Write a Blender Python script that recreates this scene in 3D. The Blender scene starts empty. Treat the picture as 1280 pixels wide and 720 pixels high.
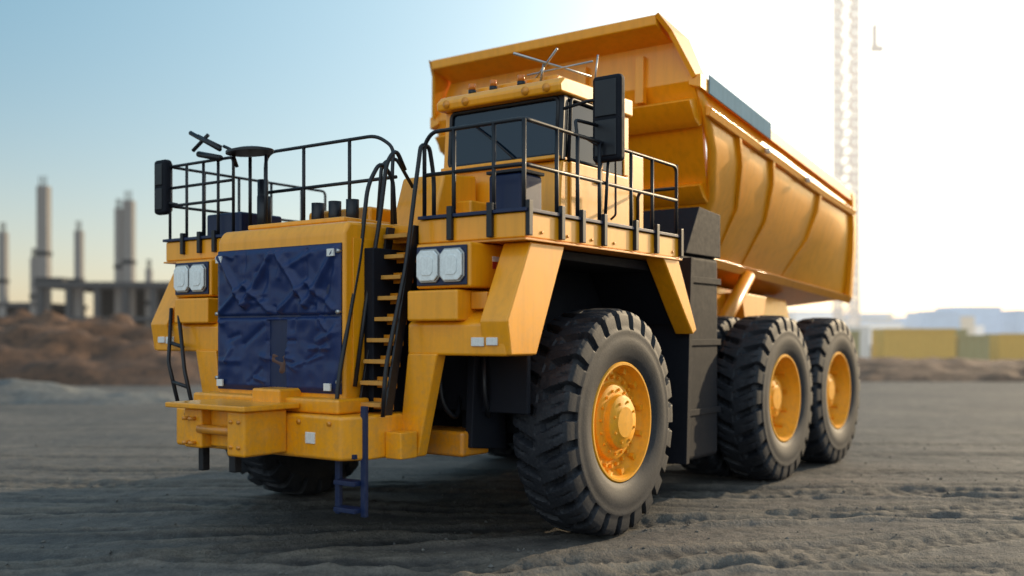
import bpy, bmesh, math, random
from mathutils import Vector, noise, Matrix
random.seed(7)
R = math.radians
scene = bpy.context.scene
W2 = 5.9   # overall truck width

# ------------------------------------------------------------------ materials
def new_mat(name):
    m = bpy.data.materials.new(name); m.use_nodes = True
    nt = m.node_tree
    b = nt.nodes["Principled BSDF"]
    return m, nt, b
def N(nt, t, **kw):
    n = nt.nodes.new(t)
    for k, v in kw.items(): setattr(n, k, v)
    return n
def noise_node(nt, scale, detail=6, rough=.6, vec=None):
    n = N(nt, 'ShaderNodeTexNoise'); n.inputs['Scale'].default_value = scale
    n.inputs['Detail'].default_value = min(detail, 4); n.inputs['Roughness'].default_value = rough
    if vec is not None: nt.links.new(vec, n.inputs['Vector'])
    return n
def ramp(nt, fac, stops):
    r = N(nt, 'ShaderNodeValToRGB')
    el = r.color_ramp.elements
    while len(el) < len(stops): el.new(.5)
    for e, (p, c) in zip(el, stops):
        e.position = p; e.color = (c[0], c[1], c[2], 1) if not isinstance(c, (int, float)) else (c, c, c, 1)
    nt.links.new(fac, r.inputs['Fac']); return r
def mix(nt, fac, a, b, mode='MIX'):
    m = N(nt, 'ShaderNodeMix', data_type='RGBA', blend_type=mode)
    for s, v in ((m.inputs[0], fac), (m.inputs[6], a), (m.inputs[7], b)):
        if isinstance(v, (int, float)): s.default_value = v
        elif isinstance(v, tuple): s.default_value = (*v, 1)
        else: nt.links.new(v, s)
    return m.outputs[2]
def bump(nt, b, h, strength=.3, dist=.02):
    n = N(nt, 'ShaderNodeBump'); n.inputs['Strength'].default_value = strength
    n.inputs['Distance'].default_value = dist
    nt.links.new(h, n.inputs['Height']); nt.links.new(n.outputs[0], b.inputs['Normal'])

def paint(name, base, rough=.34, dust=.6, dustcol=(.24, .17, .11), zlo=.7, zhi=3.0, metal=0, coat=.4, var=.90, spec=.5):
    m, nt, b = new_mat(name)
    geo = N(nt, 'ShaderNodeNewGeometry'); pos = geo.outputs['Position']
    big = noise_node(nt, .9, 3, .6, pos)
    fine = noise_node(nt, 14, 4, .7, pos)
    mp = N(nt, 'ShaderNodeMapping'); mp.inputs['Scale'].default_value = (9, 9, .7); nt.links.new(pos, mp.inputs[0])
    streak = noise_node(nt, 1.2, 3, .6, mp.outputs[0])
    v = ramp(nt, big.outputs[0], [(.3, tuple(c*var for c in base)), (.7, base)]).outputs[0]
    sr = ramp(nt, streak.outputs[0], [(.35, .78), (.56, 1.0)]).outputs[0]
    v = mix(nt, .45, v, sr, 'MULTIPLY')
    sep = N(nt, 'ShaderNodeSeparateXYZ'); nt.links.new(pos, sep.inputs[0])
    mr = N(nt, 'ShaderNodeMapRange'); mr.inputs[1].default_value = zhi; mr.inputs[2].default_value = zlo
    nt.links.new(sep.outputs[2], mr.inputs[0])
    fr = ramp(nt, fine.outputs[0], [(.42, 0.0), (.75, 1.0)]).outputs[0]
    ad = N(nt, 'ShaderNodeMath', operation='MULTIPLY_ADD')
    nt.links.new(mr.outputs[0], ad.inputs[0]); ad.inputs[1].default_value = .65; ad.inputs[2].default_value = .06
    mu = N(nt, 'ShaderNodeMath', operation='MULTIPLY'); nt.links.new(ad.outputs[0], mu.inputs[0]); nt.links.new(fr, mu.inputs[1])
    mu2 = N(nt, 'ShaderNodeMath', operation='MULTIPLY'); nt.links.new(mu.outputs[0], mu2.inputs[0]); mu2.inputs[1].default_value = dust
    col = mix(nt, mu2.outputs[0], v, dustcol)
    nt.links.new(col, b.inputs['Base Color'])
    rr = N(nt, 'ShaderNodeMapRange'); nt.links.new(fine.outputs[0], rr.inputs[0]); rr.inputs[3].default_value = rough-.1; rr.inputs[4].default_value = rough+.2
    nt.links.new(rr.outputs[0], b.inputs['Roughness'])
    b.inputs['Metallic'].default_value = metal; b.inputs['Specular IOR Level'].default_value = spec
    b.inputs['Coat Weight'].default_value = coat; b.inputs['Coat Roughness'].default_value = .12
    bump(nt, b, fine.outputs[0], .10, .004)
    return m

YEL = paint('yellow_paint', (.96, .385, .003))
YEL_R = paint('rim_paint', (.92, .41, .010), dust=.4, rough=.55, coat=0, spec=.35)
YEL_D = paint('yellow_paint_worn', (.76, .28, .008), dust=.8)
BLK = paint('black_metal', (.008, .010, .016), .4, .25, (.1, .09, .08), coat=.05, spec=.4)
BLKM = paint('black_matte', (.006, .008, .015), .7, .2, (.05, .05, .05), coat=0, spec=.25)
NAVY = paint('navy_tarp', (.005, .022, .105), .42, .1, (.08, .08, .12), coat=.1, spec=.35)
NAVY_M = paint('navy_metal', (.006, .018, .070), .4, .25, (.1, .1, .12), coat=.1, spec=.35)
GREY = paint('grey_blue_board', (.20, .32, .42), .9, .1, coat=0, spec=.08)  # sky reflection on the shaded board is put into this grey-blue colour
STEEL = paint('steel', (.45, .45, .45), .35, .3, metal=.8)
TREAD = paint('step_tread', (.62, .30, .05), .6, .7, coat=0)
BROWN = paint('rust_core', (.10, .05, .04), .7, .4, coat=0)

def simple(name, col, rough=.5, metal=0, haze=0, hazecol=(.9, .84, .76)):
    m, nt, b = new_mat(name)
    n = noise_node(nt, 6, 4)
    c = ramp(nt, n.outputs[0], [(.3, tuple(x*.8 for x in col)), (.7, col)]).outputs[0]
    nt.links.new(c, b.inputs['Base Color']); b.inputs['Roughness'].default_value = rough
    b.inputs['Metallic'].default_value = metal
    if haze:   # air haze over far objects painted on as a faint surface glow
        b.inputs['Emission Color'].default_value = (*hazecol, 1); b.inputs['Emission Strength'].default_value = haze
    return m
WHITE = simple('white_reflector', (.8, .8, .78), .25)
LENS = simple('lamp_lens', (.84, .90, .92), .08)
AMBER = simple('amber_lens', (.7, .2, .02), .2)
SEAT = simple('seat_fabric', (.03, .03, .035), .8)
LABEL = simple('label_red', (.45, .03, .02), .5)

def glass_mat():
    m, nt, b = new_mat('tinted_glass')
    b.inputs['Base Color'].default_value = (.004, .014, .030, 1); b.inputs['Roughness'].default_value = .04
    b.inputs['Specular IOR Level'].default_value = .7
    tr = N(nt, 'ShaderNodeBsdfTransparent'); tr.inputs[0].default_value = (.35, .5, .6, 1)
    mx = N(nt, 'ShaderNodeMixShader'); mx.inputs[0].default_value = .2
    nt.links.new(b.outputs[0], mx.inputs[1]); nt.links.new(tr.outputs[0], mx.inputs[2])
    nt.links.new(mx.outputs[0], nt.nodes['Material Output'].inputs[0])
    return m
GLASS = glass_mat()
def tyre_mat():
    m, nt, b = new_mat('tyre_rubber')
    tc = N(nt, 'ShaderNodeTexCoord')
    n1 = noise_node(nt, 3, 4, .65, tc.outputs['Object']); n2 = noise_node(nt, 40, 4, .7, tc.outputs['Object'])
    c = ramp(nt, n1.outputs[0], [(.35, (.008, .011, .018)), (.65, (.018, .022, .031))]).outputs[0]
    f = ramp(nt, n2.outputs[0], [(.45, 0.), (.8, .45)]).outputs[0]
    c = mix(nt, f, c, (.065, .067, .075))
    nt.links.new(c, b.inputs['Base Color']); b.inputs['Roughness'].default_value = .62; b.inputs['Specular IOR Level'].default_value = .36
    bump(nt, b, n2.outputs[0], .35, .006)
    return m
TYRE = tyre_mat()

# ------------------------------------------------------------------ mesh helpers
def empty(name, loc=(0, 0, 0)):
    e = bpy.data.objects.new(name, None); e.empty_display_size = .5; e.location = loc
    scene.collection.objects.link(e); return e
truck = empty('mining_dump_truck')

def mk(name, verts, faces, mat, parent=truck, bevel=0, smooth=None, mats=None, fmi=None):
    me = bpy.data.meshes.new(name); me.from_pydata([tuple(v) for v in verts], [], faces)
    bm = bmesh.new(); bm.from_mesh(me); bmesh.ops.recalc_face_normals(bm, faces=bm.faces); bm.to_mesh(me); bm.free()
    ob = bpy.data.objects.new(name, me); scene.collection.objects.link(ob)
    me.materials.append(mat)
    if mats:
        for x in mats: me.materials.append(x)
    if parent: ob.parent = parent
    if bevel:
        md = ob.modifiers.new('b', 'BEVEL'); md.width = bevel; md.segments = 3; md.limit_method = 'ANGLE'; md.angle_limit = R(35)
        md.harden_normals = True
        if smooth is None: smooth = True
    if smooth:
        for p in me.polygons: p.use_smooth = True
    return ob
def mirror_pts(pts): return [(x, W2-y, z) for x, y, z in pts]
def shape(name, v, f, mat, sym=False, bevel=.015, parent=truck):
    o = mk(name, v, f, mat, parent, bevel)
    if sym: mk(name+'_b', mirror_pts(v), f, mat, parent, bevel)
    return o
BF = [(0, 1, 2, 3), (4, 7, 6, 5), (0, 4, 5, 1), (1, 5, 6, 2), (2, 6, 7, 3), (3, 7, 4, 0)]
def box(name, x0, x1, y0, y1, z0, z1, mat, sym=False, bevel=.015, parent=truck):
    v = [(x0, y0, z0), (x1, y0, z0), (x1, y1, z0), (x0, y1, z0), (x0, y0, z1), (x1, y0, z1), (x1, y1, z1), (x0, y1, z1)]
    return shape(name, v, BF, mat, sym, bevel, parent)
def prism(name, prof, a0, a1, mat, axis='y', sym=False, bevel=.015, parent=truck):
    n = len(prof)
    if axis == 'y': v = [(p[0], a0, p[1]) for p in prof]+[(p[0], a1, p[1]) for p in prof]
    elif axis == 'x': v = [(a0, p[0], p[1]) for p in prof]+[(a1, p[0], p[1]) for p in prof]
    else: v = [(p[0], p[1], a0) for p in prof]+[(p[0], p[1], a1) for p in prof]
    f = [tuple(range(n)), tuple(range(2*n-1, n-1, -1))]+[(i, i+n, (i+1) % n+n, (i+1) % n) for i in range(n)]
    return shape(name, v, f, mat, sym, bevel, parent)
def fillet(pts, r=.1, n=5):
    pts = [Vector(p) for p in pts]; out = [pts[0]]
    for i in range(1, len(pts)-1):
        a, b, c = pts[i-1], pts[i], pts[i+1]
        da, dc = (a-b), (c-b); rr = min(r, da.length*.45, dc.length*.45)
        p0 = b+da.normalized()*rr; p2 = b+dc.normalized()*rr
        for k in range(n+1):
            t = k/n; out.append(p0*(1-t)**2+b*2*t*(1-t)+p2*t*t)
    out.append(pts[-1]); return out
def tubes(name, lines, mat, rad=.024, fr=.1, sym=False, seg=8, parent=truck):
    V, F = [], []
    allL = list(lines)
    if sym: allL += [[(x, W2-y, z) for x, y, z in (l[0] if isinstance(l, tuple) else l)] if not isinstance(l, tuple) else ([(x, W2-y, z) for x, y, z in l[0]], l[1]) for l in lines]
    for l in allL:
        r = rad
        if isinstance(l, tuple): l, r = l
        P = fillet(l, fr) if len(l) > 2 and fr > 0 else [Vector(p) for p in l]
        base = len(V); up = None
        for i, p in enumerate(P):
            t = (P[min(i+1, len(P)-1)]-P[max(i-1, 0)]).normalized()
            if up is None:
                up = Vector((0, 0, 1)) if abs(t.z) < .9 else Vector((1, 0, 0))
            s = t.cross(up).normalized(); up = s.cross(t).normalized()
            for k in range(seg):
                a = 2*math.pi*k/seg; V.append(p+(s*math.cos(a)+up*math.sin(a))*r)
        for i in range(len(P)-1):
            for k in range(seg):
                a = base+i*seg+k; b = base+i*seg+(k+1) % seg
                F.append((a, b, b+seg, a+seg))
        F.append(tuple(base+k for k in range(seg))); F.append(tuple(base+(len(P)-1)*seg+k for k in range(seg)))
    return mk(name, V, F, mat, parent, 0, True)
def lathe_y(prof, seg=64, cx=0, cy=0, cz=0):
    V, F = [], []
    for (r, y) in prof:
        for k in range(seg):
            a = 2*math.pi*k/seg; V.append((cx+r*math.cos(a), cy+y, cz+r*math.sin(a)))
    for i in range(len(prof)-1):
        for k in range(seg):
            a = i*seg+k; b = i*seg+(k+1) % seg
            F.append((a, b, b+seg, a+seg))
    return V, F
def cyl(name, p0, p1, r, mat, sym=False, seg=20, parent=truck):
    return tubes(name, [([p0, p1], r)], mat, sym=sym, seg=seg, parent=parent, fr=0)

# ------------------------------------------------------------------ tyres
def tyre_mesh():
    w = .375
    key = [(.69, .25), (.72, .335), (.80, .372), (.93, .390), (1.05, .385), (1.12, .375), (1.20, .366), (1.27, .352), (1.315, .325), (1.338, .26), (1.347, .15), (1.350, .05), (1.351, 0)]
    half = []
    for i in range(len(key)-1):
        (r0, y0), (r1, y1) = key[i], key[i+1]
        n = 2 if r0 < 1.05 else 3
        for k in range(n): half.append((r0+(r1-r0)*k/n, y0+(y1-y0)*k/n))
    prof = half+[key[-1]]+[(r, -y) for r, y in reversed(half)]
    NL = 24; seg = NL*24
    V, F = [], []
    def sm(e0, e1, x):
        t = max(0, min(1, (x-e0)/(e1-e0))); return t*t*(3-2*t)
    for (r, y) in prof:
        s = y/w; side = 1 if s > 0 else -1; a_s = abs(s)
        for k in range(seg):
            a = 2*math.pi*k/seg
            ph = (NL*a/(2*math.pi)+(.5 if side > 0 else 0)+.5*a_s) % 1.0
            g = sm(0.0, .045, ph)*(1-sm(.30, .345, ph))
            amt = sm(1.09, 1.15, r)*(.22+.78*sm(.12, .25, a_s))
            d = .105*g*amt
            ph2 = (ph-.68)
            d += .03*math.exp(-(ph2/.03)**2)*sm(1.28, 1.33, r)*sm(.3, .5, a_s)
            d += .010*max(0, noise.noise(Vector((math.cos(a)*9, y*9, math.sin(a)*9))))*sm(1.2, 1.3, r)
            d2 = 0
            if .9 < r < .95: d2 = -.008
            if 1.06 < r < 1.12: d2 = -.006
            rr = r-d*(.95 if a_s < .8 else .6); yy = y-side*(d*(.0 if a_s < .6 else .45)+d2)
            V.append((rr*math.cos(a), yy, rr*math.sin(a)))
    for i in range(len(prof)-1):
        for k in range(seg):
            a = i*seg+k; b = i*seg+(k+1) % seg
            F.append((a, b, b+seg, a+seg))
    me = bpy.data.meshes.new('tyre'); me.from_pydata(V, [], F)
    bm = bmesh.new(); bm.from_mesh(me); bmesh.ops.recalc_face_normals(bm, faces=bm.faces); bm.to_mesh(me); bm.free()
    me.materials.append(TYRE)
    for p in me.polygons: p.use_smooth = True
    try: me.set_sharp_from_angle(angle=R(38))
    except Exception: pass
    return me
def rim_mesh(deep):
    d = .17 if deep else 0
    prof = [(.705, -.20), (.715, -.325), (.70, -.345), (.675, -.345), (.665, -.325), (.655, -.25), (.635, -.22), (.61, -.20+d), (.59, -.165+d), (.47, -.165+d), (.455, -.18+d),
            (.445, -.225+d), (.42, -.245+d), (.34, -.255+d), (.325, -.27+d), (.315, -.33+d), (.29, -.35+d), (.20, -.36+d), (.18, -.375+d), (.001, -.38+d)]
    V, F = lathe_y(prof, 72)
    def bolt(r, a, y, br, h):
        cx, cz = r*math.cos(a), r*math.sin(a); b = len(V)
        for yy, q in ((y, 1), (y-h, 1), (y-h-.006, .8)):
            for k in range(6):
                t = 2*math.pi*k/6; V.append((cx+br*q*math.cos(t), yy, cz+br*q*math.sin(t)))
        for i in range(2):
            for k in range(6): F.append((b+i*6+k, b+i*6+(k+1) % 6, b+(i+1)*6+(k+1) % 6, b+(i+1)*6+k))
        F.append(tuple(b+12+k for k in range(6)))
    for k in range(24): bolt(.53, 2*math.pi*k/24, -.163+d, .026, .04)
    for k in range(16): bolt(.38, 2*math.pi*(k+.5)/16, -.245+d, .018, .025)
    for k in range(8): bolt(.245, 2*math.pi*k/8, -.35+d, .016, .02)
    for k in range(12):
        a = 2*math.pi*k/12; b = len(V)
        for rr in (.585, .66):
            for yy in (-.19+d, -.26+d*.6):
                for da in (-.05, .05): V.append((rr*math.cos(a+da), yy, rr*math.sin(a+da)))
        for f in ((0, 1, 3, 2), (4, 6, 7, 5), (0, 4, 5, 1), (2, 3, 7, 6), (0, 2, 6, 4), (1, 5, 7, 3)): F.append(tuple(b+i for i in f))
    me = bpy.data.meshes.new('rim'); me.from_pydata(V, [], F)
    bm = bmesh.new(); bm.from_mesh(me); bmesh.ops.recalc_face_normals(bm, faces=bm.faces); bm.to_mesh(me); bm.free()
    me.materials.append(YEL_R)
    for p in me.polygons: p.use_smooth = True
    try: me.set_sharp_from_angle(angle=R(35))
    except Exception: pass
    return me
TM, RF, RR = tyre_mesh(), rim_mesh(False), rim_mesh(True)
def wheel(name, x, yface, rim, far=False, rot=0, dual=False):
    yc = yface+.385 if not far else W2-yface-.385
    for nm, me in ((name+'_tyre', TM), (name+'_rim', rim)):
        o = bpy.data.objects.new(nm, me); scene.collection.objects.link(o); o.parent = truck
        o.location = (x, yc, 1.325)
        o.rotation_euler = (0, rot, 0) if not far else (0, rot, math.pi)
    if dual:
        o = bpy.data.objects.new(name+'_inner_tyre', TM); scene.collection.objects.link(o); o.parent = truck
        o.location = (x, yc+(.86 if not far else -.86), 1.325); o.rotation_euler = (0, rot+.1, 0)
for far in (False, True):
    s = 'right_' if far else 'left_'
    wheel(s+'front', 0, 0, RF, far, .3)
    wheel(s+'mid', 5.4, 0.02, RR, far, .9, True)
    wheel(s+'rear', 8.15, 0.02, RR, far, 1.6, True)

# ------------------------------------------------------------------ chassis
box('frame_rail', -2.5, 9.6, 2.1, 2.4, 1.4, 2.0, YEL_D, sym=True)
box('engine_bay', -2.45, 1.9, 1.75, W2-1.75, 1.25, 3.3, BLKM)
box('wheel_well_panel', -1.45, 2.1, 1.25, 1.33, 1.05, 3.32, BLKM, sym=True)
box('well_front_flap', -1.55, -1.48, .35, 1.75, 1.5, 3.30, BLKM, sym=True)
prism('well_panel_fold', [(-1.75, 1.12), (-1.1, 1.05), (-1.15, 2.1), (-1.70, 2.12)], .95, 1.05, BLKM, sym=True)
cyl('front_axle', (0, .5, 1.33), (0, W2-.5, 1.33), .26, YEL_D)
box('steering_beam', -1.85, -1.35, 1.0, W2-1.0, 1.02, 1.30, YEL_D, bevel=.04)
cyl('suspension_strut', (-.75, 1.02, 1.2), (-.6, 1.1, 3.2), .17, BLK, sym=True)
tubes('hydraulic_hoses', [[(-1.9, 1.3, 2.1), (-1.9, 1.25, 1.6), (-1.7, 1.2, 1.4), (-1.5, 1.3, 1.7)], [(-1.95, 1.5, 2.1), (-1.98, 1.45, 1.5), (-1.8, 1.5, 1.42)], [(-1.6, .9, 2.2), (-1.65, .85, 1.7), (-1.5, .9, 1.45)]], BLK, .028, .15, sym=True)
box('fuel_tank', 2.2, 3.65, .45, 1.9, .55, 3.5, BLKM, sym=True, bevel=.08)
prism('tank_guard', [(2.45, 3.5), (3.65, 3.5), (3.65, 4.15), (2.9, 4.2)], .42, 1.7, BLKM, sym=True)
for z in (1.2, 2.2, 3.1): box('tank_strap', 2.17, 3.68, .425, .449, z, z+.09, BLKM, sym=True, bevel=.006)
prism('mud_flap', [(1.85, .62), (1.95, .62), (2.1, 3.4), (2.0, 3.4)], .12, 1.15, BLKM, sym=True, bevel=.01)
for x in (5.4, 8.15):
    cyl('rear_axle', (x, .5, 1.33), (x, W2-.5, 1.33), .38, YEL_D)
prism('walking_beam', [(5.0, 1.5), (6.8, 2.3), (8.5, 1.5), (8.4, 1.2), (5.1, 1.2)], 1.75, 2.05, BLK, sym=True)
prism('rear_subframe', [(4.4, 2.0), (4.2, 2.9), (4.6, 3.25), (9.3, 3.05), (9.6, 2.6), (9.3, 2.0)], 1.5, 1.75, YEL, sym=True)
prism('subframe_bracket', [(6.6, 2.3), (6.3, 3.1), (7.5, 3.05), (7.2, 2.3)], 1.2, 1.5, YEL_D, sym=True)
cyl('hoist_cylinder', (5.2, 1.25, 2.2), (6.6, 1.2, 3.4), .13, YEL_D, sym=True)
box('rear_crossmember', 4.5, 9.4, 1.75, W2-1.75, 2.2, 2.9, BLKM)

# bumper
prism('front_bumper', [(-3.1, 1.6), (-3.1, 4.3), (-2.85, 4.47), (-2.2, 4.47), (-2.2, 1.43), (-2.85, 1.43)], 1.06, 1.52, YEL, axis='z', bevel=.04)
box('bumper_ledge', -2.98, -2.5, 1.75, 4.15, 1.523, 1.68, YEL, bevel=.03)
box('bumper_step', -3.07, -2.6, 2.55, 3.0, 1.525, 1.77, YEL, bevel=.03)
box('tow_block_cheek', -3.68, -3.1, 2.38, 2.66, 1.10, 1.57, YEL, bevel=.03)
box('tow_block_cheek_b', -3.62, -3.1, 3.15, 3.45, 1.14, 1.57, YEL, bevel=.03)
box('tow_block_core', -3.5, -3.1, 2.663, 3.147, 1.16, 1.55, YEL, bevel=.02)
box('tow_top_plate', -3.75, -3.0, 2.3, 3.6, 1.573, 1.63, YEL, bevel=.015)
cyl('tow_pin', (-3.60, 2.6, 1.35), (-3.60, 3.2, 1.35), .05, YEL_D)
for y in (2.46, 2.58, 3.25, 3.35):
    for z in (1.2, 1.46): cyl('tow_bolt', (-3.70, y, z), (-3.6, y, z), .022, YEL_D, seg=6)
box('tow_leg', -3.5, -3.4, 3.28, 3.36, .88, 1.14, BLK); box('tow_leg_b', -3.5, -3.4, 2.75, 2.85, .9, 1.22, BLK)
box('bumper_reflector', -3.115, -3.09, 1.96, 2.1, 1.22, 1.34, WHITE, bevel=.008)
box('lower_crossbox', -2.62, -2.36, 1.20, 1.425, 1.06, 1.34, YEL, sym=True)
for y in (1.75, 2.2, 3.7, 4.1): cyl('bumper_bolt', (-3.12, y, 1.44), (-3.09, y, 1.44), .025, YEL_D)

# ------------------------------------------------------------------ hood and grille
prism('hood', [(-2.74, 1.6), (-2.74, 3.47), (-2.66, 3.58), (-1.55, 3.62), (-1.55, 1.6)], 1.9, 4.0, YEL, bevel=.05)
box('hood_top_panel', -2.5, -1.7, 2.15, 3.75, 3.60, 3.66, YEL, bevel=.02)
box('hood_side_panel', -2.62, -1.7, 1.885, 1.898, 1.8, 3.4, YEL, sym=True, bevel=.005)
def grille():
    nx, nz = 150, 120; y0, y1, z0, z1 = 1.93, 3.97, 1.73, 3.33
    V, F = [], []
    def ridge(s, t, a, b, w, h):
        ax, ay = a; bx, by = b; dx, dy = bx-ax, by-ay; L = dx*dx+dy*dy
        u = max(0, min(1, ((s-ax)*dx+(t-ay)*dy)/L)); d = math.hypot(s-ax-u*dx, t-ay-u*dy)
        return h*math.exp(-(d/w)**2)
    lines = []
    for c in (0, .5):
        lines += [((c+.03, .96), (c+.24, .60), .022, .045), ((c+.47, .96), (c+.24, .60), .022, .05), ((c+.04, .56), (c+.24, .75), .02, .035), ((c+.46, .56), (c+.24, .75), .02, .035),
                  ((c+.25, .75), (c+.25, .98), .015, -.02), ((c+.12, .6), (c+.05, .9), .02, -.02)]
    for k in range(34):
        a = (random.random(), random.random()); an = random.uniform(-1.6, 1.6); l = random.uniform(.08, .25)
        lines.append((a, (a[0]+math.cos(an)*l, a[1]+math.sin(an)*l), random.uniform(.010, .022), random.choice((-.018, .018, .024))))
    for j in range(nz+1):
        for i in range(nx+1):
            s, t = i/nx, j/nz
            h = .03+.022*noise.noise(Vector((s*5, t*5, 3)))+.014*noise.noise(Vector((s*14, t*11, 8)))
            for l in lines: h += ridge(s, t, *l)
            h -= .045*math.exp(-((t-.52)/.012)**2)
            if t < .5 and .40 < s < .56: h -= .05
            e = min(s, 1-s, t, 1-t); h *= min(1, e/.03)
            V.append((-2.755-max(h, -.008), y0+(y1-y0)*s, z0+(z1-z0)*t))
    for j in range(nz):
        for i in range(nx):
            a = j*(nx+1)+i; F.append((a, a+1, a+nx+2, a+nx+1))
    o = mk('radiator_cover', V, F, NAVY, smooth=True, mats=[BROWN])
    for p in o.data.polygons:
        c = p.center; s = (c.y-y0)/(y1-y0); t = (c.z-z0)/(z1-z0)
        if .04 < t < .48 and .425 < s < .535: p.material_index = 1
grille()
box('grille_backing', -2.752, -2.742, 1.93, 3.97, 1.72, 3.34, NAVY_M, bevel=0)
for (y, z) in ((2.03, 3.24), (3.88, 3.24), (2.08, 1.8), (3.86, 1.8)):
    box('cover_badge', -2.825, -2.80, y-.05, y+.05, z-.045, z+.035, WHITE, bevel=.004)
for z in (3.25, 2.6, 1.85):
    for y in (1.95, 3.95): cyl('cover_toggle', (-2.80, y, z), (-2.75, y, z), .022, STEEL)

# ------------------------------------------------------------------ deck
box('deck', -2.1, 1.42, 0, 1.42, 3.34, 3.6, YEL, sym=True, bevel=.02)
box('deck_bridge', -1.55, 1.42, 1.425, W2-1.425, 3.36, 3.59, YEL, bevel=.01)
box('deck_landing', -2.0, -1.56, 1.425, 1.88, 3.38, 3.58, YEL, bevel=.01)
box('deck_grip', -2.13, 1.45, -.03, 1.40, 3.604, 3.64, NAVY_M, sym=True, bevel=.005)
box('deck_lip', -2.12, 1.44, -.02, 1.41, 3.315, 3.337, YEL_D, sym=True, bevel=.004)
box('deck_locker', -1.62, -1.2, .39, .82, 3.642, 4.10, NAVY_M, bevel=.03)
box('deck_locker_lid', -1.64, -1.18, .37, .84, 4.103, 4.14, BLK, bevel=.01)
for x in [-1.8+.5*i for i in range(7)]:
    cyl('fascia_bolt', (x, -.012, 3.41), (x, .01, 3.41), .018, YEL_D, seg=6)
prism('lamp_pod', [(-2.33, 2.84), (-2.33, 3.31), (-1.68, 3.31), (-1.68, 2.95), (-1.9, 2.84)], .52, 1.25, YEL, sym=True, bevel=.03)
box('lamp_bezel', -2.352, -2.332, .55, 1.22, 2.87, 3.28, NAVY_M, sym=True, bevel=.008)
def octo(yc, zc, ry, rz, c):
    return [(yc-ry, zc-rz+c), (yc-ry+c, zc-rz), (yc+ry-c, zc-rz), (yc+ry, zc-rz+c), (yc+ry, zc+rz-c), (yc+ry-c, zc+rz), (yc-ry+c, zc+rz), (yc-ry, zc+rz-c)]
for y in (.725, 1.045):
    prism('headlamp_ring', octo(y, 3.075, .158, .175, .055), -2.375, -2.353, STEEL, axis='x', sym=True, bevel=.006)
    prism('headlamp', octo(y, 3.075, .142, .158, .05), -2.40, -2.376, LENS, axis='x', sym=True, bevel=.01)
    prism('headlamp_inner', octo(y, 3.075, .085, .10, .035), -2.408, -2.401, LENS, axis='x', sym=True, bevel=.003)
prism('pod_lower_box', [(-2.42, 2.50), (-2.42, 2.82), (-1.9, 2.82), (-1.9, 2.50)], .62, 1.30, YEL, sym=True, bevel=.025)
box('pod_bracket', -2.2, -1.9, .40, .615, 2.62, 2.80, YEL_D, sym=True)
box('pod_label', -1.95, -1.80, .512, .519, 3.05, 3.12, LABEL, bevel=0); box('pod_label_b', -1.95, -1.80, .512, .519, 3.125, 3.18, WHITE, bevel=0)
# fender
prism('fender_arm', [(-2.32, 2.14), (-2.32, 2.47), (-2.1, 2.62), (-1.85, 2.62), (-1.80, 2.14)], .08, 1.38, YEL, sym=True, bevel=.03)
prism('fender_leg', [(-1.95, 3.31), (-1.30, 3.31), (-1.84, 2.15), (-2.30, 2.15), (-2.36, 2.5)], .03, .38, YEL, sym=True, bevel=.02)
prism('fender_inner', [(-1.68, 3.31), (-1.50, 3.31), (-1.90, 2.3), (-2.1, 2.3)], .381, 1.35, YEL_D, sym=True, bevel=.01)
prism('bumper_strut', [(.95, 2.16), (1.36, 2.16), (1.50, 1.06), (1.22, 1.06)], -2.34, -2.18, YEL, axis='x', sym=True, bevel=.02)
box('side_lamp', -2.345, -2.325, .34, .50, 2.24, 2.33, WHITE, sym=True, bevel=.006)
box('side_lamp_b', -2.345, -2.325, .17, .31, 2.25, 2.33, WHITE, sym=True, bevel=.006)
prism('rear_leg', [(.98, 3.33), (1.42, 3.33), (1.97, 2.42), (1.85, 2.36), (1.62, 2.6)], .02, .28, YEL, sym=True, bevel=.02)
prism('rear_fender_liner', [(-1.2, 3.30), (1.3, 3.30), (1.85, 2.5), (1.75, 2.5), (1.2, 3.18), (-1.2, 3.2)], .30, 1.24, BLKM, sym=True, bevel=.01)
tubes('pod_wiring', [[(-1.9, .5, 2.9), (-1.95, .45, 2.7), (-1.9, .4, 2.5), (-1.8, .42, 2.2)], [(-1.7, .5, 3.1), (-1.72, .45, 2.8), (-1.8, .42, 2.6)]], BLK, .014, .1, sym=True)

# engine air boxes behind the hood
box('air_box', -1.45, -.75, 2.75, 3.85, 3.6, 3.93, YEL, bevel=.05)
prism('intake_housing', [(-1.5, 3.6), (-1.28, 4.25), (-.65, 4.3), (-.65, 3.6)], 1.72, 2.38, YEL, bevel=.04)
for y in (2.9, 3.2, 3.5):
    cyl('air_cleaner', (-1.6, y, 3.66), (-1.6, y, 4.0), .08, BLK)
cyl('exhaust_stub', (-1.75, 4.35, 3.6), (-1.75, 4.35, 4.35), .07, BLK); cyl('exhaust_stub_b', (-1.9, 4.15, 3.6), (-1.9, 4.15, 4.1), .09, BLK)
box('battery_box', -1.9, -1.2, 4.6, 5.3, 3.645, 3.95, NAVY_M, bevel=.03)

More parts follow.
